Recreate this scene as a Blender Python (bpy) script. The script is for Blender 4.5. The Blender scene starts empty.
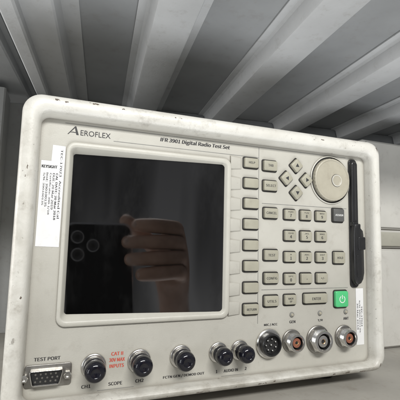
import bpy, bmesh, math, random, os, glob
from mathutils import Vector, Matrix
random.seed(4)
MM=0.001
scene=bpy.context.scene
COL=scene.collection
FONT=None
try:   # plain sans typeface shipped inside Blender; the built-in one is used when it is absent
    base_=os.path.join(bpy.utils.resource_path('LOCAL'),"datafiles","fonts")
    for f_ in sorted(glob.glob(os.path.join(base_,"*CJK*"))):
        FONT=bpy.data.fonts.load(f_); break
except Exception: FONT=None

# ------------------------------------------------------------ materials
def new_mat(name):
    m=bpy.data.materials.new(name); m.use_nodes=True
    nt=m.node_tree; b=nt.nodes["Principled BSDF"]
    return m,nt,b
def paint(name,c1,c2,rough=0.45,scale=25,bump=0.02,bscale=900,metal=0.0,spots=0.0,spotcol=(0.1,0.08,0.06),chips=None,dirt=0.0,spec=0.5,ao=0.0,low=0.0):
    m,nt,b=new_mat(name); N=nt.nodes; L=nt.links
    tc=N.new("ShaderNodeTexCoord")
    n1=N.new("ShaderNodeTexNoise"); n1.inputs["Scale"].default_value=scale; n1.inputs["Detail"].default_value=6; n1.inputs["Roughness"].default_value=0.62
    L.new(tc.outputs["Object"],n1.inputs["Vector"])
    r=N.new("ShaderNodeValToRGB"); r.color_ramp.elements[0].position=0.32; r.color_ramp.elements[1].position=0.68
    r.color_ramp.elements[0].color=(*c2,1); r.color_ramp.elements[1].color=(*c1,1)
    L.new(n1.outputs["Fac"],r.inputs["Fac"]); col=r.outputs["Color"]
    def mix(fac,col,c):
        x=N.new("ShaderNodeMix"); x.data_type='RGBA'; L.new(fac,x.inputs["Factor"]); L.new(col,x.inputs["A"]); x.inputs["B"].default_value=(*c,1); return x.outputs["Result"]
    if dirt>0:
        n3=N.new("ShaderNodeTexNoise"); n3.inputs["Scale"].default_value=70; n3.inputs["Detail"].default_value=9; n3.inputs["Roughness"].default_value=0.75
        L.new(tc.outputs["Object"],n3.inputs["Vector"])
        mr=N.new("ShaderNodeMapRange"); mr.inputs["From Min"].default_value=0.54; mr.inputs["From Max"].default_value=0.8; mr.inputs["To Max"].default_value=dirt
        L.new(n3.outputs["Fac"],mr.inputs["Value"]); col=mix(mr.outputs["Result"],col,(0.16,0.13,0.095))
    if low>0:    # rubbed-in grime that builds up towards the lower and left edges of the case
        sx=N.new("ShaderNodeSeparateXYZ"); L.new(tc.outputs["Object"],sx.inputs[0])
        a=N.new("ShaderNodeMapRange"); a.inputs["From Min"].default_value=-.205; a.inputs["From Max"].default_value=-.236; L.new(sx.outputs["Z"],a.inputs["Value"])
        c=N.new("ShaderNodeMapRange"); c.inputs["From Min"].default_value=.014; c.inputs["From Max"].default_value=-.002; c.inputs["To Max"].default_value=.8; L.new(sx.outputs["X"],c.inputs["Value"])
        mx=N.new("ShaderNodeMath"); mx.operation='MAXIMUM'; L.new(a.outputs["Result"],mx.inputs[0]); L.new(c.outputs["Result"],mx.inputs[1])
        n4=N.new("ShaderNodeTexNoise"); n4.inputs["Scale"].default_value=55; n4.inputs["Detail"].default_value=8; n4.inputs["Roughness"].default_value=.7; L.new(tc.outputs["Object"],n4.inputs["Vector"])
        q=N.new("ShaderNodeMapRange"); q.inputs["From Min"].default_value=.38; q.inputs["From Max"].default_value=.68; q.inputs["To Max"].default_value=low; L.new(n4.outputs["Fac"],q.inputs["Value"])
        mu=N.new("ShaderNodeMath"); mu.operation='MULTIPLY'; L.new(mx.outputs[0],mu.inputs[0]); L.new(q.outputs["Result"],mu.inputs[1])
        col=mix(mu.outputs[0],col,(0.17,0.14,0.095))
    if ao>0:   # brown tint mixed in at corners and around raised parts
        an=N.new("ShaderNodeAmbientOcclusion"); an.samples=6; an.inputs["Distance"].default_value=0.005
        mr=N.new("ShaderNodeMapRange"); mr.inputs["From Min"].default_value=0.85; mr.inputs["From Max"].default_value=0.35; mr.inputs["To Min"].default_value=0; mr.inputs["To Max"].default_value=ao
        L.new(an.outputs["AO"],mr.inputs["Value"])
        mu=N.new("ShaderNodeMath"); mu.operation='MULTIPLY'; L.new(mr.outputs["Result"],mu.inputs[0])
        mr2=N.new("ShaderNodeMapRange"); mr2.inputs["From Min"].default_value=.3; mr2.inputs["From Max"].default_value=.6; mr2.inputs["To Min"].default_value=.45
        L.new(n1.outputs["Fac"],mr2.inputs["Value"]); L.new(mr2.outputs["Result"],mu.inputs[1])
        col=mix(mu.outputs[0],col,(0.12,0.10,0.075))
    if spots>0:
        n2=N.new("ShaderNodeTexNoise"); n2.inputs["Scale"].default_value=230; n2.inputs["Detail"].default_value=4
        L.new(tc.outputs["Object"],n2.inputs["Vector"])
        mr=N.new("ShaderNodeMapRange"); mr.inputs["From Min"].default_value=0.69; mr.inputs["From Max"].default_value=0.73; mr.inputs["To Max"].default_value=spots
        L.new(n2.outputs["Fac"],mr.inputs["Value"]); col=mix(mr.outputs["Result"],col,spotcol)
    if chips:
        nd=N.new("ShaderNodeTexNoise"); nd.inputs["Scale"].default_value=330; nd.inputs["Detail"].default_value=6; nd.inputs["Roughness"].default_value=.7
        L.new(tc.outputs["Object"],nd.inputs["Vector"])
        prev=None
        for (cx,cy,cz,sx,sz) in chips:
            mp=N.new("ShaderNodeMapping"); mp.vector_type='TEXTURE'
            mp.inputs["Location"].default_value=(cx*MM,cy*MM,cz*MM); mp.inputs["Scale"].default_value=(sx*MM,3*MM,sz*MM)
            L.new(tc.outputs["Object"],mp.inputs["Vector"])
            ln=N.new("ShaderNodeVectorMath"); ln.operation='LENGTH'; L.new(mp.outputs["Vector"],ln.inputs[0])
            if prev is None: prev=ln.outputs["Value"]
            else:
                mn=N.new("ShaderNodeMath"); mn.operation='MINIMUM'; L.new(prev,mn.inputs[0]); L.new(ln.outputs["Value"],mn.inputs[1]); prev=mn.outputs[0]
        ad=N.new("ShaderNodeMath"); ad.operation='MULTIPLY_ADD'; L.new(nd.outputs["Fac"],ad.inputs[0]); ad.inputs[1].default_value=4.5; L.new(prev,ad.inputs[2])
        mr=N.new("ShaderNodeMapRange"); mr.inputs["From Min"].default_value=3.1; mr.inputs["From Max"].default_value=2.95; mr.inputs["To Min"].default_value=0; mr.inputs["To Max"].default_value=1
        L.new(ad.outputs[0],mr.inputs["Value"]); col=mix(mr.outputs["Result"],col,(0.11,0.085,0.065))
    L.new(col,b.inputs["Base Color"])
    b.inputs["Roughness"].default_value=rough; b.inputs["Metallic"].default_value=metal
    b.inputs["Specular IOR Level"].default_value=spec
    if bump>0:
        nb=N.new("ShaderNodeTexNoise"); nb.inputs["Scale"].default_value=bscale; nb.inputs["Detail"].default_value=3
        L.new(tc.outputs["Object"],nb.inputs["Vector"])
        bp=N.new("ShaderNodeBump"); bp.inputs["Strength"].default_value=bump*10; bp.inputs["Distance"].default_value=0.0003
        L.new(nb.outputs["Fac"],bp.inputs["Height"]); L.new(bp.outputs["Normal"],b.inputs["Normal"])
    return m
chips=[(24,-12,-3,3.2,1.0),(31,-12,-4,1.8,.7),(53,-12,-2,3.2,.8),(74,-12,-3,1.2,0.6),(118,-12,-4,.8,.5),(123,-12,-4,1.6,.6),(270,-12,-5,2.2,.6),(341,-10,-7,1.6,2.5),
 (7,-12,-57,.7,2.8),(6,-12,-63,.6,1.0),(9,-12,-150,.7,1.2),(344,-12,-70,1,3),(343,-12,-186,.9,1.2),(205,-12,-229,5.4,.8),(216,-12,-228,1.4,.7),(282,-12,-229,2.2,.8),(296,-12,-229,5,.9),(338,-12,-226,2,2.2),(348,-6,-212,2,3),
 (150,-12,-230,7,.8),(178,-12,-229,2,.7),(252,-12,-230,6,.7),(316,-12,-230,4,.9)]
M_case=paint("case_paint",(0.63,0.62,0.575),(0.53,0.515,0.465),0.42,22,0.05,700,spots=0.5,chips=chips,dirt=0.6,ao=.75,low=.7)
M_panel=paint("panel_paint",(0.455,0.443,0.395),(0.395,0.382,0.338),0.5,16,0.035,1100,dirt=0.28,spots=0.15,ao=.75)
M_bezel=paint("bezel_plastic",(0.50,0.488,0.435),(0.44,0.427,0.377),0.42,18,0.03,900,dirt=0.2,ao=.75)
M_key=paint("key_plastic",(0.36,0.345,0.275),(0.305,0.291,0.231),0.38,60,0.02,900,dirt=0.35)
M_dkey=paint("dark_key_plastic",(0.10,0.10,0.095),(0.07,0.07,0.07),0.4,60,0.02)
M_green=paint("green_plastic",(0.09,0.50,0.20),(0.07,0.45,0.17),0.35,60,0.01)
M_gap=paint("gap_shadow_grey",(0.022,0.02,0.018),(0.016,0.015,0.013),0.7,60,0)
M_ink=paint("dark_ink",(0.02,0.02,0.024),(0.03,0.03,0.03),0.6,200,0)
M_grey=paint("grey_ink",(0.17,0.17,0.16),(0.23,0.23,0.21),0.6,200,0)
M_red=paint("red_ink",(0.62,0.06,0.03),(0.5,0.08,0.05),0.6,200,0)
M_white=paint("white_print",(0.75,0.75,0.73),(0.7,0.7,0.68),0.5,100,0)
M_label=paint("label_paper",(0.74,0.74,0.74),(0.68,0.68,0.67),0.35,40,0.01,dirt=0.25)
M_black=paint("black_plastic",(0.012,0.012,0.013),(0.02,0.02,0.02),0.28,60,0.02)
M_rubber=paint("cap_plastic",(0.006,0.006,0.010),(0.010,0.010,0.015),0.08,120,0.006,dirt=0.05)
M_metal=paint("nickel",(0.68,0.67,0.64),(0.50,0.485,0.46),0.24,150,0.02,metal=1.0,dirt=0.3)
M_dmetal=paint("dull_metal",(0.35,0.34,0.32),(0.25,0.24,0.22),0.4,150,0.02,metal=1.0)
M_lmetal=paint("bright_metal",(0.62,0.60,0.57),(0.5,0.49,0.46),0.4,150,0.02,metal=1.0)
M_gold=paint("gold_contact",(0.65,0.38,0.16),(0.5,0.29,0.13),0.3,150,0.0,metal=1.0)
M_orange=paint("copper_insert",(0.27,0.10,0.06),(0.20,0.075,0.045),0.45,150,0.0)
M_hole=paint("dark_hole",(0.01,0.01,0.01),(0.015,0.015,0.015),0.6,100,0)
M_knob=paint("knob_plastic",(0.40,0.375,0.30),(0.34,0.315,0.25),0.4,40,0.03,dirt=0.4)
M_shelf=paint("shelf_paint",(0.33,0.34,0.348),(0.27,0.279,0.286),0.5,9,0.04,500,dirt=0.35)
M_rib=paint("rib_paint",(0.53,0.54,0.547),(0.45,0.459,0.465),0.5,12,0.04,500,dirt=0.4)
M_beam=paint("beam_beige_paint",(0.50,0.485,0.44),(0.42,0.405,0.37),0.5,12,0.04,500,dirt=0.3)
M_pale=paint("dull_grey_paint",(0.36,0.365,0.36),(0.29,0.295,0.29),0.5,12,0.04,500,dirt=0.5)
M_board=paint("board_paint",(0.34,0.325,0.29),(0.27,0.258,0.23),0.55,14,0.05,400,dirt=0.6)
M_wall=paint("back_wall",(0.05,0.05,0.05),(0.035,0.035,0.035),0.8,5,0.03,200)
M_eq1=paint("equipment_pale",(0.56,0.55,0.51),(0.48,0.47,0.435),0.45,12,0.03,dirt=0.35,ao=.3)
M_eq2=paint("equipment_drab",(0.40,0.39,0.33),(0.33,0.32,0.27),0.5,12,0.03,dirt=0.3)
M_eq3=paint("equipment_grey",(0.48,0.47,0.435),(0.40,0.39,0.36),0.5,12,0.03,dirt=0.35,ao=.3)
M_phone=paint("phone_back",(0.012,0.012,0.014),(0.009,0.009,0.011),0.45,30,0,spec=.2)
M_frame=paint("phone_frame",(0.5,0.5,0.52),(0.42,0.42,0.44),0.3,30,0,metal=.6)
M_lens=paint("lens_glass",(0.05,0.05,0.06),(0.035,0.035,0.045),0.1,30,0)
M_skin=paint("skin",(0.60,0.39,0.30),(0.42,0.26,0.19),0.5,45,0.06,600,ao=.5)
M_nail=paint("fingernail",(0.68,0.50,0.43),(0.62,0.45,0.39),0.25,60,0)
M_sleeve=paint("sleeve_cloth",(0.035,0.035,0.04),(0.02,0.02,0.024),0.9,200,0.1,900)
M_glass,nt,b=new_mat("screen_glass")
b.inputs["IOR"].default_value=2.0
tc=nt.nodes.new("ShaderNodeTexCoord")
n=nt.nodes.new("ShaderNodeTexNoise"); n.inputs["Scale"].default_value=26; n.inputs["Detail"].default_value=8; n.inputs["Roughness"].default_value=.65
mpp=nt.nodes.new("ShaderNodeMapping"); mpp.inputs["Scale"].default_value=(1,1,.45); mpp.inputs["Rotation"].default_value=(0,.5,0)
nt.links.new(tc.outputs["Object"],mpp.inputs["Vector"]); nt.links.new(mpp.outputs["Vector"],n.inputs["Vector"])
mr=nt.nodes.new("ShaderNodeMapRange"); mr.inputs["To Min"].default_value=0.02; mr.inputs["To Max"].default_value=0.11
mr.inputs["From Min"].default_value=.45; mr.inputs["From Max"].default_value=.8
nt.links.new(n.outputs["Fac"],mr.inputs["Value"]); nt.links.new(mr.outputs["Result"],b.inputs["Roughness"])
mr=nt.nodes.new("ShaderNodeMapRange"); mr.inputs["To Min"].default_value=0.002; mr.inputs["To Max"].default_value=0.016
mr.inputs["From Min"].default_value=.5; mr.inputs["From Max"].default_value=.85
nt.links.new(n.outputs["Fac"],mr.inputs["Value"]); nt.links.new(mr.outputs["Result"],b.inputs["Base Color"])

# ------------------------------------------------------------ mesh helpers (panel units: mm; x right, z up, y into the case)
def finish(bm,name,mats,parent=None,angle=32,smooth=True,scale=MM,recalc=True):
    if recalc: bmesh.ops.recalc_face_normals(bm,faces=bm.faces)
    me=bpy.data.meshes.new(name); bm.to_mesh(me); bm.free()
    me.transform(Matrix.Scale(scale,4))
    for m in mats: me.materials.append(m)
    if smooth:
        for p in me.polygons: p.use_smooth=True
        me.set_sharp_from_angle(angle=math.radians(angle))
    o=bpy.data.objects.new(name,me); COL.objects.link(o)
    if parent: o.parent=parent
    return o
def rr(x0,x1,z0,z1,r,y,seg=6):
    pts=[]; r=max(0.01,min(r,(x1-x0)/2-.001,(z1-z0)/2-.001))
    for cx,cz,a0 in ((x1-r,z1-r,0),(x0+r,z1-r,90),(x0+r,z0+r,180),(x1-r,z0+r,270)):
        for i in range(seg+1):
            a=math.radians(a0+90*i/seg); pts.append((cx+r*math.cos(a),y,cz+r*math.sin(a)))
    return pts
def loft(bm,rings,mat=0,cap0=False,cap1=True,mats=None):
    vs=[[bm.verts.new(p) for p in ring] for ring in rings]
    n=len(vs[0])
    for k in range(len(vs)-1):
        mi=mats[k] if mats else mat
        for i in range(n):
            f=bm.faces.new((vs[k][i],vs[k][(i+1)%n],vs[k+1][(i+1)%n],vs[k+1][i])); f.material_index=mi
    if cap0: f=bm.faces.new(vs[0]); f.material_index=mats[0] if mats else mat
    if cap1: f=bm.faces.new(vs[-1]); f.material_index=mats[-1] if mats else mat
    return vs
def rbox(bm,x0,x1,z0,z1,yb,yf,r=1,bev=0.6,mat=0,seg=4,cap0=False):
    R=[rr(x0,x1,z0,z1,r,yb,seg),rr(x0,x1,z0,z1,r,yf+bev,seg)]
    for t in (30,60,90):
        a=math.radians(t); ins=bev*(1-math.cos(a)); R.append(rr(x0+ins,x1-ins,z0+ins,z1-ins,max(r-ins,.05),yf+bev*(1-math.sin(a)),seg))
    loft(bm,R,mat,cap0=cap0)
def lathe(bm,cx,cz,prof,seg=40,mats=None,mat=0,sides=None,cap=True):
    rings=[]
    for (r,y) in prof:
        rings.append([(cx+r*math.cos(2*math.pi*i/seg),y,cz+r*math.sin(2*math.pi*i/seg)) for i in range(seg)])
    loft(bm,rings,mat,mats=mats,cap1=cap)
def box(bm,x0,x1,y0,y1,z0,z1,mat=0,bev=0.0):
    r=bmesh.ops.create_cube(bm,size=1)
    vs=r["verts"]
    for v in vs: v.co=Vector((x0+(v.co.x+.5)*(x1-x0),y0+(v.co.y+.5)*(y1-y0),z0+(v.co.z+.5)*(z1-z0)))
    fs={f for v in vs for f in v.link_faces}
    for f in fs: f.material_index=mat
    if bev>0:
        es={e for v in vs for e in v.link_edges}
        g=bmesh.ops.bevel(bm,geom=list(es),offset=bev,segments=2,affect='EDGES',profile=0.5)
        for f in g["faces"]: f.material_index=mat
def poly(bm,pts,y,mat=0):
    f=bm.faces.new([bm.verts.new((p[0],y,p[1])) for p in pts]); f.material_index=mat
def strip(bm,x0,x1,z0,z1,y,mat=0): poly(bm,((x0,z0),(x1,z0),(x1,z1),(x0,z1)),y,mat)
def text(bm,s,xc,zc,w,h,y,mat=0,rot=0,bold=0.0,shear=0.0,font=True):
    """bold = stroke thickening in mm, made with shifted copies of the same letters"""
    def make(useF):
        cu=bpy.data.curves.new("t",'FONT'); cu.body=s; cu.size=1; cu.shear=shear; cu.resolution_u=3
        if useF: cu.font=FONT
        ob=bpy.data.objects.new("t",cu); COL.objects.link(ob)
        bpy.context.view_layer.update()
        me=bpy.data.meshes.new_from_object(ob.evaluated_get(bpy.context.evaluated_depsgraph_get()))
        bpy.data.objects.remove(ob); bpy.data.curves.remove(cu); return me
    me=make(bool(FONT) and font)
    if len(me.vertices)==0: me=make(False)
    xs=[v.co.x for v in me.vertices]; ys=[v.co.y for v in me.vertices]
    mx,my=(min(xs)+max(xs))/2,(min(ys)+max(ys))/2
    sy=h/(max(ys)-min(ys)); sx=(w/(max(xs)-min(xs))) if w else sy
    a=math.radians(rot); ca,sa=math.cos(a),math.sin(a)
    base=[v.co.copy() for v in me.vertices]
    for p in me.polygons: p.material_index=mat
    shifts=[0.0] if bold<=0 else [-bold/2,0,bold/2]
    for k,sft in enumerate(shifts):
        for v,c in zip(me.vertices,base):
            px=(c.x-mx)*sx+sft; pz=(c.y-my)*sy
            v.co=Vector((xc+px*ca-pz*sa,y-0.012*k,zc+px*sa+pz*ca))
        bm.from_mesh(me)
    bpy.data.meshes.remove(me)
def lettering(name,s,xc,zc,w,h,mat=None,bold=0.0,shear=0.0,rot=0,y=-.14):
    bm=bmesh.new(); text(bm,s,xc,zc,w,h,y,0,rot=rot,bold=bold,shear=shear)
    finish(bm,name,[mat or M_ink],TS,smooth=False,recalc=False)
def empty(name,label,cat,loc=(0,0,0)):
    e=bpy.data.objects.new(name,None); COL.objects.link(e); e.location=loc; e.empty_display_size=0.05
    e["label"]=label; e["category"]=cat; return e

# ------------------------------------------------------------ THE TEST SET
TS=empty("radio_test_set","off-white boxy electronic test set with chipped paint","test equipment")
W0,W1,Z1,Z0=0.0,347.0,1.5,-232.5     # outer rim
bm=bmesh.new()
prof=[(6,395,10),(5,60,12),(5,34,12),(1.2,31,14),(0,27,14),(0,-3,14),(.6,-7,14),(2.2,-10,13),(4.8,-11.8,12),(8,-12.2,10),(10.5,-11.4,9),(12.2,-9.2,8),(13,-6,7),(14,1.0,6)]
def prs(i,y,r):
    b_=i if i<=4.8 and y<20 or y>20 else 4.8+(i-4.8)*0.36      # slimmer lip along the bottom
    t_=i if i<=4.8 or y>20 else 4.8+(i-4.8)*1.25
    return rr(W0+i,W1-i,Z0+b_,Z1-t_,r,y,10)
loft(bm,[prs(*[i,y,r]) for i,y,r in prof],0,cap0=True,cap1=False)
finish(bm,"case",[M_case],TS,angle=50)
for fx in (40,300):
    for fy in (30,340):
        bm=bmesh.new()
        rings=[[(fx+r*math.cos(2*math.pi*i/24),fy+r*math.sin(2*math.pi*i/24),z) for i in range(24)] for r,z in ((11,Z0+6.5),(11,-243),(10,-245))]
        loft(bm,rings,0); finish(bm,"foot",[M_black],TS)
SX0,SX1,SZ1,SZ0=39.0,167.5,-40.0,-166.0
bm=bmesh.new()
outer=rr(W0+13.6,W1-13.6,Z0+7.9,Z1-15.6,6,0,6); inner=rr(SX0-4,SX1+4,SZ0-4,SZ1+4,5,0,6)
loft(bm,[outer,inner],0,cap1=False)
finish(bm,"front_panel",[M_panel],TS,smooth=False)
bm=bmesh.new()
def sq(i,y,r):
    k=i*.72
    return rr(SX0-k,SX1+i,SZ0-i,SZ1+i,r,y,6)
loft(bm,[sq(8.4,0.2,7),sq(8.2,-1.6,7),sq(7.4,-2.3,6.5),sq(4.9,-2.4,5),sq(3.9,-1.9,4.5),sq(0.3,7.4,2.2),sq(0,7.8,2)],0,cap1=False)
finish(bm,"screen_bezel",[M_bezel],TS,angle=50)
bm=bmesh.new()
vs=[bm.verts.new(p) for p in ((SX0-2.5,7.4,SZ0-2.5),(SX1+2.5,1.0,SZ0-2.5),(SX1+2.5,1.0,SZ1+2.5),(SX0-2.5,7.4,SZ1+2.5))]
bm.faces.new(vs); finish(bm,"screen_glass",[M_glass],TS,smooth=False)

def key(xc,zc,w,h,lines=(),mat=None,ink=None,ht=3.2,r=1.3,name="key",lh=2.0,bold=.15,small=None):
    mat=mat or M_key; ink=ink or M_ink
    jx,jz=random.uniform(-.12,.12),random.uniform(-.12,.12); ht+=random.uniform(-.15,.15)
    w-=.5; h-=.7
    bm=bmesh.new()
    rbox(bm,xc-w/2-1.25,xc+w/2+1.25,zc-h/2-1.35,zc+h/2+1.2,0.1,-0.25,r+.6,.1,1)
    rbox(bm,xc+jx-w/2,xc+jx+w/2,zc+jz-h/2,zc+jz+h/2,-0.1,-ht,r,.7,0)
    bmesh.ops.recalc_face_normals(bm,faces=bm.faces)
    n=len(lines)
    off=-1.1 if small else 0
    if small: text(bm,small,xc,zc+2.3,None if len(small)<3 else 5.6,1.3,-ht-0.06,2,bold=.1)
    for i,l in enumerate(lines):
        z=zc+((n-1)/2-i)*(lh+.9)+off
        w_=min(w*0.8,len(l)*lh*0.8) if len(l)>2 else None
        if l==".": text(bm,l,xc,z-.6,None,.8,-ht-0.06,2)
        elif l=="-": text(bm,"+/-",xc,z,4.6,2.2,-ht-0.06,2,bold=.15)
        else: text(bm,l,xc,z,w_,lh,-ht-0.06,2,bold=bold)
    return finish(bm,name,[mat,M_gap,ink],TS,angle=40,recalc=False)
softz=[-33.4-19.16*i for i in range(8)]
for i,z in enumerate(softz):
    key(196.3+0.15*i,z,15,9.5,("HELP",) if i==0 else (("RETURN",) if i==7 else ()))
for i,z in enumerate(softz[:]):
    bm=bmesh.new()
    zz=z-1.4 if i<7 else z+1
    R_=[[(175.0,.1,zz-6.6),(187.0,.1,zz-5.4),(187.0,.1,zz+5.4),(175.0,.1,zz+6.6)],[(175.2,-1.3,zz-5.8),(185.8,-.9,zz-4.9),(185.8,-.9,zz+4.9),(175.2,-1.3,zz+5.8)],[(175.3,-1.6,zz-5.2),(185.2,-1.1,zz-4.4),(185.2,-1.1,zz+4.4),(175.3,-1.6,zz+5.2)]]
    loft(bm,R_,0)
    finish(bm,"soft_key_guide",[M_panel],TS,angle=60)
for t,x,z in (("TAB",216.6,-34.2),("SELECT",216.9,-53.6),("CANCEL",217.6,-79.6),("TEST",218,-119),("CONFIG",218.2,-140.2),("UTILS",218.4,-161)):
    key(x,z,15,10,(t,),lh=2.3)
pad=[("7","8","9"),("4","5","6"),("1","2","3"),("0",".","-")]
sub=[("PQRS","TUV","WXYZ"),("GHI","JKL","MNO"),("@","ABC","DEF"),("SPC","",None)]
for r in range(4):
    for c in range(3):
        key(239+18.3*c,-80-20.3*r,12.8,9.8,(pad[r][c],),lh=2.9,bold=.28,small=sub[r][c] or None)
key(239,-160.6,12.8,9.6,("BACK","SP"),lh=1.7)
key(268.0,-160.2,27,9.6,("ENTER",),lh=2.5)
key(297.3,-121,13.5,12,("HOLD",),lh=2.2)
key(297.0,-78,13.5,13.5,("ASSIGN",),mat=M_dkey,ink=M_white,lh=2.0,bold=.1)
bm=bmesh.new()
rbox(bm,290.0,308.0,-170.7,-152.8,.1,-.3,2.5,.1,1)
rbox(bm,291.2,306.8,-169.5,-154,-.1,-3.4,2,.9,0)
bmesh.ops.recalc_face_normals(bm,faces=bm.faces)
for i in range(20):
    a0=math.radians(120+300*i/20); a1=math.radians(120+300*(i+1)/20)
    f=bm.faces.new([bm.verts.new((299+r_*math.cos(a),-3.46,-161.8+r_*math.sin(a))) for r_,a in ((3.6,a0),(3.6,a1),(2.8,a1),(2.8,a0))]); f.material_index=2
strip(bm,298.6,299.4,-161.5,-157.6,-3.46,2)
finish(bm,"power_key",[M_green,M_gap,M_white],TS,angle=40,recalc=False)
for dx,dz,rot in ((0,13.5,0),(-11.5,0,90),(11.5,0,-90),(0,-13.5,180)):
    bm=bmesh.new()
    def ringd(s,y): 
        pts=rr(-s,s,-s,s,1.4,y,3); a=math.radians(45); return [(246.6+dx+p[0]*math.cos(a)-p[2]*math.sin(a),p[1],-45+dz+p[0]*math.sin(a)+p[2]*math.cos(a)) for p in pts]
    loft(bm,[ringd(6.2,.1),ringd(6.2,-.3)],1)
    loft(bm,[ringd(5.1,-.1),ringd(5.1,-2.6),ringd(4.8,-3.2),ringd(4.4,-3.4)],0)
    bmesh.ops.recalc_face_normals(bm,faces=bm.faces)
    a=math.radians(rot)
    tri=[(0,2.2),(-2.1,-1.4),(2.1,-1.4)]
    f=bm.faces.new([bm.verts.new((246.6+dx+p[0]*math.cos(a)-p[1]*math.sin(a),-3.46,-45+dz+p[0]*math.sin(a)+p[1]*math.cos(a))) for p in tri]); f.material_index=2
    finish(bm,"arrow_key",[M_key,M_gap,M_ink],TS,angle=40,recalc=False)
# tuning knob: low disc in a dark ring, with a finger dimple
kx,kz=288.6,-42.3
bm=bmesh.new()
lathe(bm,kx,kz,[(24.8,0.1),(24.8,-.8),(24.4,-1.2),(23.8,-1.3),(23.6,-.4),(20,-.4)],64,mats=[1,1,1,3,3,3],cap=True)
rings=[]
prof=[(22.1,-.5),(22.0,-2.2),(21.8,-3.2),(21.4,-3.9),(20.6,-4.3),(19.9,-4.3),(19.2,-3.6),(8,-3.4),(2,-3.4)]
for k,(r,y) in enumerate(prof):
    ring=[]
    for i in range(144):
        a=2*math.pi*i/144; rr_=r-(0.3 if (i%4<2 and 1<=k<=2) else 0); ring.append((kx+rr_*math.cos(a),y,kz+rr_*math.sin(a)))
    rings.append(ring)
loft(bm,rings,0)
lathe(bm,kx+5.5,kz-.5,[(6.7,-3.3),(6.6,-3.45)],32,mat=3)
lathe(bm,kx+5.5,kz-.5,[(6.3,-3.3),(6.2,-4.0),(5.8,-4.3),(5.2,-4.2),(4.6,-3.8),(3.2,-3.55),(0.5,-3.5)],32,mats=[1,1,1,0,0,0])
finish(bm,"tuning_knob",[M_knob,M_bezel,M_panel,M_gap],TS,angle=40,recalc=True)
# card slot with black stepped holder
bm=bmesh.new()
rbox(bm,311.8,322.4,-151,-18.0,.1,-1.4,4,.6,0)
rbox(bm,313.0,320.8,-88,-21,-1.0,-4.4,3.2,1.2,0)
def outline(pts,steps):
    c=(318.5,-118)
    rings=[]
    for ins,y in steps:
        rings.append([(c[0]+(p[0]-c[0])*(1-ins/6.2),y,c[1]+(p[1]-c[1])*(1-ins/30)) for p in pts])
    loft(bm,rings,0)
outline([(321.2,-86),(321.2,-90),(324.6,-93),(325.4,-97),(325.4,-136),(323.8,-142.5),(320.8,-146.5),(316,-148.2),(313.8,-146.5),(312.4,-142),(312.4,-97),(313.2,-90),(313.2,-86)],[(0,-.8),(0,-5.2),(.5,-6.3),(1.2,-6.8)])
rbox(bm,317.2,326.2,-112.5,-99.5,-4,-7.8,1.2,.8,0)
rbox(bm,312.0,319.0,-88.5,-84.6,-1.0,-6.0,.8,.6,0)
rbox(bm,315.2,317.4,-140,-118,-6.0,-7.6,.9,.5,0)
strip(bm,316.0,318.0,-82,-25,-4.46,1)
finish(bm,"card_slot_latch",[M_black,M_hole],TS,angle=40)
# test port connector
bm=bmesh.new(); tx,tz=29.0,-208
rbox(bm,tx-14.8,tx+17.5,tz-8.0,tz+8.0,.1,-1.1,2,.4,0)
def dring(s,y,k=0):
    w,h=11.5-k,5.4-k
    pts=[(-w,h),(w,h),(w-2.2,-h),(-w+2.2,-h)]
    out=[]
    for j,(px,pz) in enumerate(pts):
        nx,nz=pts[(j+1)%4]; pxp,pzp=pts[j-1]
        a=Vector((px,pz)); out_a=a+(Vector((pxp,pzp))-a).normalized()*1.6; out_b=a+(Vector((nx,nz))-a).normalized()*1.6
        for t in (0,.33,.66,1):
            q=(1-t)**2*out_a+2*t*(1-t)*a+t*t*out_b; out.append((tx+q.x,y,tz+q.y))
    return out
loft(bm,[dring(1,-1,0),dring(1,-6.5,0),dring(1,-6.7,.5),dring(1,-5.0,.9)],1,cap1=False)
loft(bm,[dring(1,-1,1.0),dring(1,-5.2,1.0)],2)
for row,(nn,oz) in enumerate(((5,2.5),(5,0),(5,-2.5))):
    for i in range(nn):
        x=tx+(i-2)*3.4+(0.8 if row==1 else -.3); lathe(bm,x,tz+oz,[(0.7,-5.25),(0.42,-5.3)],8,mat=3)
for s in (-1,1):
    lathe(bm,tx+s*14.6,tz,[(2.9,-1),(2.9,-4.6),(2.5,-5.0),(1.5,-5.0),(1.4,-3.6)],6,mat=1)
finish(bm,"test_port_connector",[M_dmetal,M_metal,M_black,M_dmetal],TS,angle=35)
# coaxial sockets with black dust caps
def capped(x,z,s,tilt=0):
    bm=bmesh.new()
    P=[(11.6,.1),(11.6,-1.2),(11.0,-1.7),(9.4,-1.8),(9.2,-5.2),(8.8,-5.8),(8.0,-5.9)]
    lathe(bm,x,z,[(a*s,b) for a,b in P],40,mat=1)
    P=[(8.4,-5.0),(9.6,-5.8),(9.8,-8),(9.0,-8.7),(9.0,-9.6),(9.7,-10.4),(9.8,-14),(9.4,-16),(8.4,-17.6),(6.8,-18.6),(4.6,-19.0),(4.0,-18.5),(0.3,-18.4)]
    lathe(bm,x,z,[(a*s,b) for a,b in P],40,mat=0)
    finish(bm,"capped_socket",[M_rubber,M_metal],TS,angle=50)
capped(62.4,-204.4,.80);capped(97.6,-203.8,.80);capped(132.4,-203.2,.80);capped(166.4,-202.6,.74);capped(187,-202.4,.74)
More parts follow.
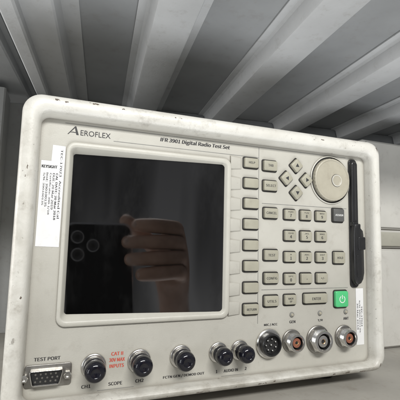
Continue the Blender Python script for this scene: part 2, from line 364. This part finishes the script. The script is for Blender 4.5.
# microphone connector
bm=bmesh.new(); x,z=216.5,-199
lathe(bm,x,z,[(13.0,.1),(13.0,-1.6),(12.0,-2.4),(10.2,-2.5),(10.0,-7.0),(9.4,-7.6),(8.5,-7.6),(8.2,-3)],44,mats=[1,1,1,0,0,0,0])
lathe(bm,x,z,[(8.3,-2.8),(8.1,-3.6),(.2,-3.6)],30,mat=2)
for i in range(7):
    a=2*math.pi*i/7+.5; lathe(bm,x+5.2*math.cos(a),z+5.2*math.sin(a),[(.9,-3.6),(.9,-5.6),(.4,-6.1)],10,mat=1)
lathe(bm,x,z,[(.9,-3.6),(.9,-5.6),(.4,-6.1)],10,mat=1)
finish(bm,"microphone_connector",[M_black,M_metal,M_hole],TS,angle=35)
# RF connectors
def rf(x,z,s,ins,name="rf_connector"):
    bm=bmesh.new()
    lathe(bm,x,z,[(11.0*s,.1),(11.0*s,-1.2),(10.4*s,-1.7),(9.4*s,-1.8)],44,mat=1)
    lathe(bm,x,z,[(9.6*s,-1.7),(9.6*s,-4.0),(9.1*s,-4.5),(7.6*s,-4.5)],6,mat=0)
    P=[(8.0*s,-4.3)]
    y=-4.8
    for i in range(4):
        P+=[(8.5*s,y),(8.0*s,y-.6)]; y-=1.2
    P+=[(8.4*s,y),(8.1*s,y-.7),(6.4*s,y-.8),(6.0*s,y)]
    lathe(bm,x,z,P,40,mat=0,cap=False); lathe(bm,x,z,[(6.0*s,y),(5.8*s,y+5)],40,mat=2)
    lathe(bm,x,z,[(4.6*s,y+5),(4.5*s,y+1.2),(1.9*s,y+1.0),(1.5*s,y+1.4),(.3,y+1.6)],24,mats=[3,3,4,2])
    finish(bm,name,[M_metal,M_dmetal,M_hole,ins,M_gold],TS,angle=35)
rf(241.5,-198.4,.95,M_orange);rf(271.2,-199.2,1.2,M_lmetal);rf(302.6,-198.4,1.0,M_orange)
for x in (241.8,274,305.5):
    bm=bmesh.new(); lathe(bm,x,-174.6,[(2.3,.1),(2.3,-.8),(1.9,-1.0),(1.5,-1.1),(1.1,-1.9),(.2,-2.1)],18,mats=[0,0,0,1,1])
    finish(bm,"indicator_lamp",[M_grey,M_knob],TS)
# printing on the panel
bm=bmesh.new(); y=-0.14
poly(bm,((33.0,-25.7),(33.7,-25.7),(38.7,-19.8),(38.5,-18.8)),y)
poly(bm,((38.5,-18.8),(39.3,-18.8),(41.5,-25.7),(39.7,-25.7),(38.4,-20.6)),y-.01)
poly(bm,((34.6,-24.1),(36.9,-23.4),(40.2,-23.8),(40.1,-24.3),(36.9,-24.0)),y-.02)
text(bm,"EROFLEX",54.6,-23.5,23.6,4.4,y,0,font=False)
finish(bm,"brand_logo",[M_ink],TS,smooth=False,recalc=False)
lettering("title_lettering","IFR 3901 Digital Radio Test Set",141.5,-21.4,66,4.5,bold=.5,shear=.15)
lettering("connector_label","TEST PORT",29.0,-196.4,18,2.5,bold=.25)
for s,x,z,w in (("CH1",57.5,-219.2,6.5),("SCOPE",79.5,-219.2,10.5),("CH2",98.5,-219.2,6.5),("FCTN GEN / DEMOD OUT",136,-219.0,36),("1",165.4,-218.8,None),("AUDIO IN",179,-219,13.5),("2",193.5,-218.8,None),
    ("MIC / ACC",219,-182.6,14),("GEN",242.5,-181.2,6.5),("T/R",274.5,-181.5,6),("ANT",306,-181.2,6.5)):
    lettering("connector_label",s,x,z,w,2.5,bold=.25)
for i,s in enumerate(("CAT II","30V MAX","INPUTS")): lettering("warning_lettering",s,80,-196.8-4.6*i,(9,12,11)[i],2.7,mat=M_red,bold=.25)
y=-.1
for a in ((31,205,-17.2,-16.8),(69,205,-27.6,-27.1),(205.0,205.5,-181,-17.3),(209,309,-71.0,-70.5),(209,309,-151.2,-150.7),(205.6,308.9,-17.2,-16.8),(66,94,-223.4,-223.0),(170,192,-223.4,-223.0)):
    bm=bmesh.new(); strip(bm,*a,y); finish(bm,"rule_line",[M_grey],TS,smooth=False,recalc=False)
# paper stickers
bm=bmesh.new()
poly(bm,((15.2,-114.2),(32.0,-114.6),(32.4,-36),(23,-35.6),(22.6,-48.5),(15.4,-48.3)),-.18,0)
text(bm,"KEYSIGHT",21.6,-53.0,11.0,2.3,-.3,1,bold=.35)
text(bm,"TEC-17023   Accredited Cal",29.9,-66,54,1.7,-.3,1,rot=-90,bold=.18)
for i,(s,c_,w_) in enumerate((("CAL DATE: 20 Mar 2018",-76,36),("DUE: 20 Mar 2019",-72,28),("Certificate: 390-1/18",-74,32),("Inst: 390100135",-71,26),("S/N: 390100135",-70.5,25))):
    text(bm,s,27.3-2.3*i,c_,w_,1.55,-.3,1,rot=-90,bold=.12 if i else .24)
finish(bm,"calibration_sticker",[M_label,M_ink],TS,smooth=False,recalc=False)
bm=bmesh.new()
strip(bm,319,328.6,-208,-152,-.18,0)
for i in range(3): text(bm,("TEC-17023","S/N 390100135","20 Mar 2018")[i],326.2-2.6*i,-180,(20,32,26)[i],1.6,-.3,1,rot=-90,bold=.12)
finish(bm,"serial_sticker",[M_label,M_ink],TS,smooth=False,recalc=False)

# ------------------------------------------------------------ SHELVING
SH=empty("metal_shelf","blue-grey painted steel shelf with folded ribs seen from below","shelf",(0.031,-0.306,0.100))
SH.rotation_euler=(0,0,math.radians(-5.9))
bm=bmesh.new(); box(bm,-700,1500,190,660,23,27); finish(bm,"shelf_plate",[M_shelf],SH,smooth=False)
lat=[60,198,336,474,612,750,888,1026]
def rib(x,name,mat,sec,drop=0):
    bm=bmesh.new()
    a=[bm.verts.new((x+p[0],192,p[1]+drop)) for p in sec]; c=[bm.verts.new((x+p[0],640,p[1]+drop)) for p in sec]
    for i in range(len(sec)):
        j=(i+1)%len(sec); bm.faces.new((a[i],a[j],c[j],c[i]))
    bm.faces.new(a); bm.faces.new(c)
    g=finish(bm,name,[mat],SH,angle=30)
for x in lat:
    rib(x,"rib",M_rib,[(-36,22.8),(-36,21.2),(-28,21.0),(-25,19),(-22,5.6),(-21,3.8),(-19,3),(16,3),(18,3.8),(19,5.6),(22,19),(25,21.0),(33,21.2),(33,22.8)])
rib(-64,"end_channel",M_rib,[(-34,22.8),(-34,-6),(-32,-8),(-20,-8),(-18,-6),(-18,3),(10,3),(12,5),(15,21),(32,21.2),(32,22.8)])
rib(-150,"rib",M_shelf,[(-40,22.8),(-40,8),(-38,6),(30,6),(32,8),(32,20),(38,20),(38,22.8)])
bm=bmesh.new(); box(bm,-700,1500,642,660,-8,22.8,0,1.5); finish(bm,"rear_beam",[M_shelf],SH)
# folded grey upright and side sheet beside the case
PO=empty("shelf_upright","dull grey folded steel upright with side sheet","shelf post")
def prism(name,sec,z0,z1,mat):
    bm=bmesh.new()
    a=[bm.verts.new((p[0],p[1],z0)) for p in sec]; c=[bm.verts.new((p[0],p[1],z1)) for p in sec]
    for i in range(len(sec)): bm.faces.new((a[i],a[(i+1)%len(sec)],c[(i+1)%len(sec)],c[i]))
    bm.faces.new(a); bm.faces.new(c); finish(bm,name,[mat],PO,smooth=False)
prism("post",[(-110,250),(-50,250),(-48,252),(-48,300),(-51,300),(-51,254),(-108,254),(-108,300),(-111,300),(-111,251)],-245,95,M_pale)
prism("side_sheet",[(-400,306),(-98,306),(-98,303),(-22,303),(-22,310),(-400,310)],-245,92,M_pale)
BD=empty("shelf_board","worn cream-grey shelf board carrying the test set","shelf")
bm=bmesh.new(); box(bm,-600,1300,-110,620,-262,-245.3,0,2); finish(bm,"board",[M_board],BD)
bm=bmesh.new(); box(bm,-600,1300,-112,-108,-300,-247,0,1.2); finish(bm,"front_lip",[M_rib],BD)
bm=bmesh.new(); box(bm,-2500,3500,1500,1520,-1500,1800); o=finish(bm,"wall",[M_wall],None,smooth=False); o["label"]="dim dark wall behind the metal shelving"; o["category"]="wall"

def gear(name,label,x0,x1,y0,y1,z0,z1,mat,mat2):
    e=empty(name,label,"instrument")
    bm=bmesh.new(); box(bm,x0,x1,y0,y1,z0,z1,0,3); finish(bm,"housing",[mat],e,angle=50)
    bm=bmesh.new(); rbox(bm,x0+5,x1-5,z0+3,z1-3,y0+.2,y0-2,3,1,0); finish(bm,"face_plate",[mat2],e)
gear("signal_analyser","pale boxy instrument stacked on another case",421,740,90,420,-86,40,M_eq1,M_eq1)
gear("power_supply","flat drab instrument case between two others",424,740,88,420,-112,-86.5,M_eq3,M_eq2)
gear("bench_meter","pale grey-beige instrument on the shelf board",422,740,85,420,-245,-112.5,M_eq3,M_eq1)

# ------------------------------------------------------------ CAMERA
cam_loc=Vector((0.0308,-0.3062,-0.1064))
R=Vector((0.93438648,-0.35543139,0.02429895)); U=Vector((-0.06040478,-0.09084027,0.99403184)); F=Vector((0.3511028,0.93027769,0.10634968))
cd=bpy.data.cameras.new("camera"); cam=bpy.data.objects.new("camera",cd); COL.objects.link(cam)
m3=Matrix((R,U,-F)).transposed()
cam.matrix_world=Matrix.Translation(cam_loc)@m3.to_4x4()
cd.sensor_width=36; cd.lens=372/400*36; cd.clip_start=0.004; cd.clip_end=50
scene.camera=cam

# ------------------------------------------------------------ PERSON holding the phone that takes the picture (seen mirrored in the screen)
T=Matrix.Translation(cam_loc)@Matrix((R,F,U)).transposed().to_4x4()@Matrix.Scale(1.4,4)   # local x right, y forward, z up
PH=empty("smartphone","dark smartphone with round lenses held upright in a hand","phone"); PH.matrix_world=T
bm=bmesh.new(); 
loft(bm,[rr(-14,68,-142,16,10,-10,6),rr(-15,69,-143,17,11,-9,6),rr(-15,69,-143,17,11,-3.2,6),rr(-13.6,67.6,-141.6,15.6,10,-2.3,6),rr(-12.8,66.8,-140.8,14.8,10,-2.2,6)],0,cap0=True,mats=[0,1,1,1]);
bm.faces.ensure_lookup_table(); bm.faces[-1].material_index=0
finish(bm,"phone_body",[M_phone,M_frame],PH)
for (lx,lz) in ((0,0),(0,-20),(18,-10)):
    bm=bmesh.new(); lathe(bm,lx,lz,[(7.6,-2.3),(7.6,-1.2),(7.0,-.9),(6.2,-1.0),(5.8,-1.3),(3,-1.25),(.2,-1.2)],28,mats=[0,0,0,1,1,2]); finish(bm,"phone_lens",[M_frame,M_lens,M_hole],PH)
def skin_obj(name,verts,edges,mat,parent=None):
    me=bpy.data.meshes.new(name); me.from_pydata([Vector(v[:3])*MM for v in verts],edges,[])
    o=bpy.data.objects.new(name,me); COL.objects.link(o)
    sk=o.modifiers.new("skin",'SKIN'); sk.use_smooth_shade=True
    for i,v in enumerate(verts):
        d=me.skin_vertices[0].data[i]; d.radius=(v[3]*MM,v[3]*MM)
    me.skin_vertices[0].data[0].use_root=True
    sb=o.modifiers.new("sub",'SUBSURF'); sb.levels=2; sb.render_levels=2
    bpy.context.view_layer.update()
    m2=bpy.data.meshes.new_from_object(o.evaluated_get(bpy.context.evaluated_depsgraph_get()))
    o.modifiers.clear(); o.data=m2; m2.materials.clear(); m2.materials.append(mat)
    for p in m2.polygons: p.use_smooth=True
    if parent: o.parent=parent
    return o
HX,HZ=24,24      # where the hand sits along the phone's edge
V=[(120+HX,-32,-46+HZ,34)]; E=[]
V+= [(136+HX,-58,-108+HZ,23),(160+HX,-95,-160+HZ,26),(195+HX,-150,-235+HZ,32)]; E+=[(0,1),(1,2),(2,3)]
nails=[]
for zz,tipx,tipz in ((-14,38,4),(-33,25,2),(-52,28,0),(-70,42,-1)):
    k=len(V); z_=zz+HZ
    V+=[(118+HX,-12,z_,13),(104+HX,8,z_,11.6),(90+HX,15,z_+tipz*.2,10.0),(70+HX,16,z_+tipz*.5,10.6),(54+HX,12,z_+tipz*.8,9.0),(tipx+HX,6.5,z_+tipz,8.2)]
    E+=[(0,k)]+[(k+j,k+j+1) for j in range(5)]
    nails.append((tipx+HX+5,14.0,z_+tipz*.92))
k=len(V); V+=[(98+HX,-44,-34+HZ,13),(88,-34,-8+HZ,10.5),(66,-26,4+HZ,9)]; E+=[(0,k),(k,k+1),(k+1,k+2)]
PS=skin_obj("person",V,E,M_skin); PS.matrix_world=T
PS["label"]="person's bare hand gripping a dark phone, dark sleeve"; PS["category"]="person"
for nx,ny,nz in nails:
    bm=bmesh.new(); bmesh.ops.create_uvsphere(bm,u_segments=16,v_segments=8,radius=1)
    for v in bm.verts: v.co=Vector((nx+v.co.x*5.4,ny+v.co.y*1.6-abs(v.co.z)*1.2,nz+v.co.z*4.4))
    finish(bm,"fingernail",[M_nail],PS,angle=80)
skin_obj("sleeve",[(152+HX,-86,-140+HZ,30),(170+HX,-108,-178+HZ,34),(202+HX,-158,-245+HZ,42),(250+HX,-240,-330+HZ,50)],[(0,1),(1,2),(2,3)],M_sleeve,PS)

# ------------------------------------------------------------ LIGHT
w=bpy.data.worlds.new("World"); scene.world=w; w.use_nodes=True; nt=w.node_tree
bg=nt.nodes["Background"]; tcn=nt.nodes.new("ShaderNodeTexCoord"); sp=nt.nodes.new("ShaderNodeSeparateXYZ"); rp=nt.nodes.new("ShaderNodeValToRGB")
nt.links.new(tcn.outputs["Generated"],sp.inputs[0]); 
mp=nt.nodes.new("ShaderNodeMapRange"); mp.inputs["From Min"].default_value=-1; mp.inputs["From Max"].default_value=1
nt.links.new(sp.outputs["Z"],mp.inputs["Value"]); nt.links.new(mp.outputs["Result"],rp.inputs["Fac"])
cr=rp.color_ramp; cr.elements[0].position=0.0; cr.elements[0].color=(0.40,0.40,0.395,1); cr.elements[1].position=1.0; cr.elements[1].color=(0.52,0.54,0.57,1)
e=cr.elements.new(0.36); e.color=(0.25,0.25,0.25,1); e=cr.elements.new(0.46); e.color=(0.21,0.21,0.215,1); e=cr.elements.new(0.62); e.color=(0.13,0.13,0.135,1)
mpn=nt.nodes.new("ShaderNodeMapping"); mpn.inputs["Scale"].default_value=(9,9,.6); nt.links.new(tcn.outputs["Generated"],mpn.inputs["Vector"])
nz=nt.nodes.new("ShaderNodeTexNoise"); nz.inputs["Scale"].default_value=1.0; nz.inputs["Detail"].default_value=2; nt.links.new(mpn.outputs["Vector"],nz.inputs["Vector"])  # upright noise streaks imitate a room mirrored in the screen
mz=nt.nodes.new("ShaderNodeMapRange"); mz.inputs["From Min"].default_value=.4; mz.inputs["From Max"].default_value=.62; mz.inputs["To Min"].default_value=.5; mz.inputs["To Max"].default_value=1.7
nt.links.new(nz.outputs["Fac"],mz.inputs["Value"]); nt.links.new(mz.outputs["Result"],bg.inputs["Strength"])
nt.links.new(rp.outputs["Color"],bg.inputs["Color"])
def area(name,loc,target,sx,sy,power,col):
    l=bpy.data.lights.new(name,'AREA'); l.shape='RECTANGLE'; l.size=sx; l.size_y=sy; l.energy=power; l.color=col
    o=bpy.data.objects.new(name,l); COL.objects.link(o); o.location=loc
    o.rotation_euler=(Vector(target)-Vector(loc)).to_track_quat('-Z','Y').to_euler(); return o
area("ceiling_light",(0.1,-1.8,1.15),(0.17,0,-.1),1.2,.3,54,(1,.99,.965))
area("left_fill_light",(-1.5,-1.1,-.1),(0.2,0.05,-.05),.9,.9,9,(.95,.98,1))  # unseen fill lamp added on the left for panel and hand
area("low_bounce_light",(0.5,-0.9,-1.3),(0.45,0.35,0.1),1.2,.8,21,(.97,.985,1))  # unseen lamp added in place of bounced light, brightens the shelf underside
area("hand_fill_light",(-1.0,0.30,-0.05),(0.05,-0.3,-.12),.6,.45,8,(1,.98,.95))  # unseen lamp added to brighten the hand mirrored in the screen
scene.view_settings.view_transform='Standard'; scene.view_settings.look='None'; scene.view_settings.exposure=0
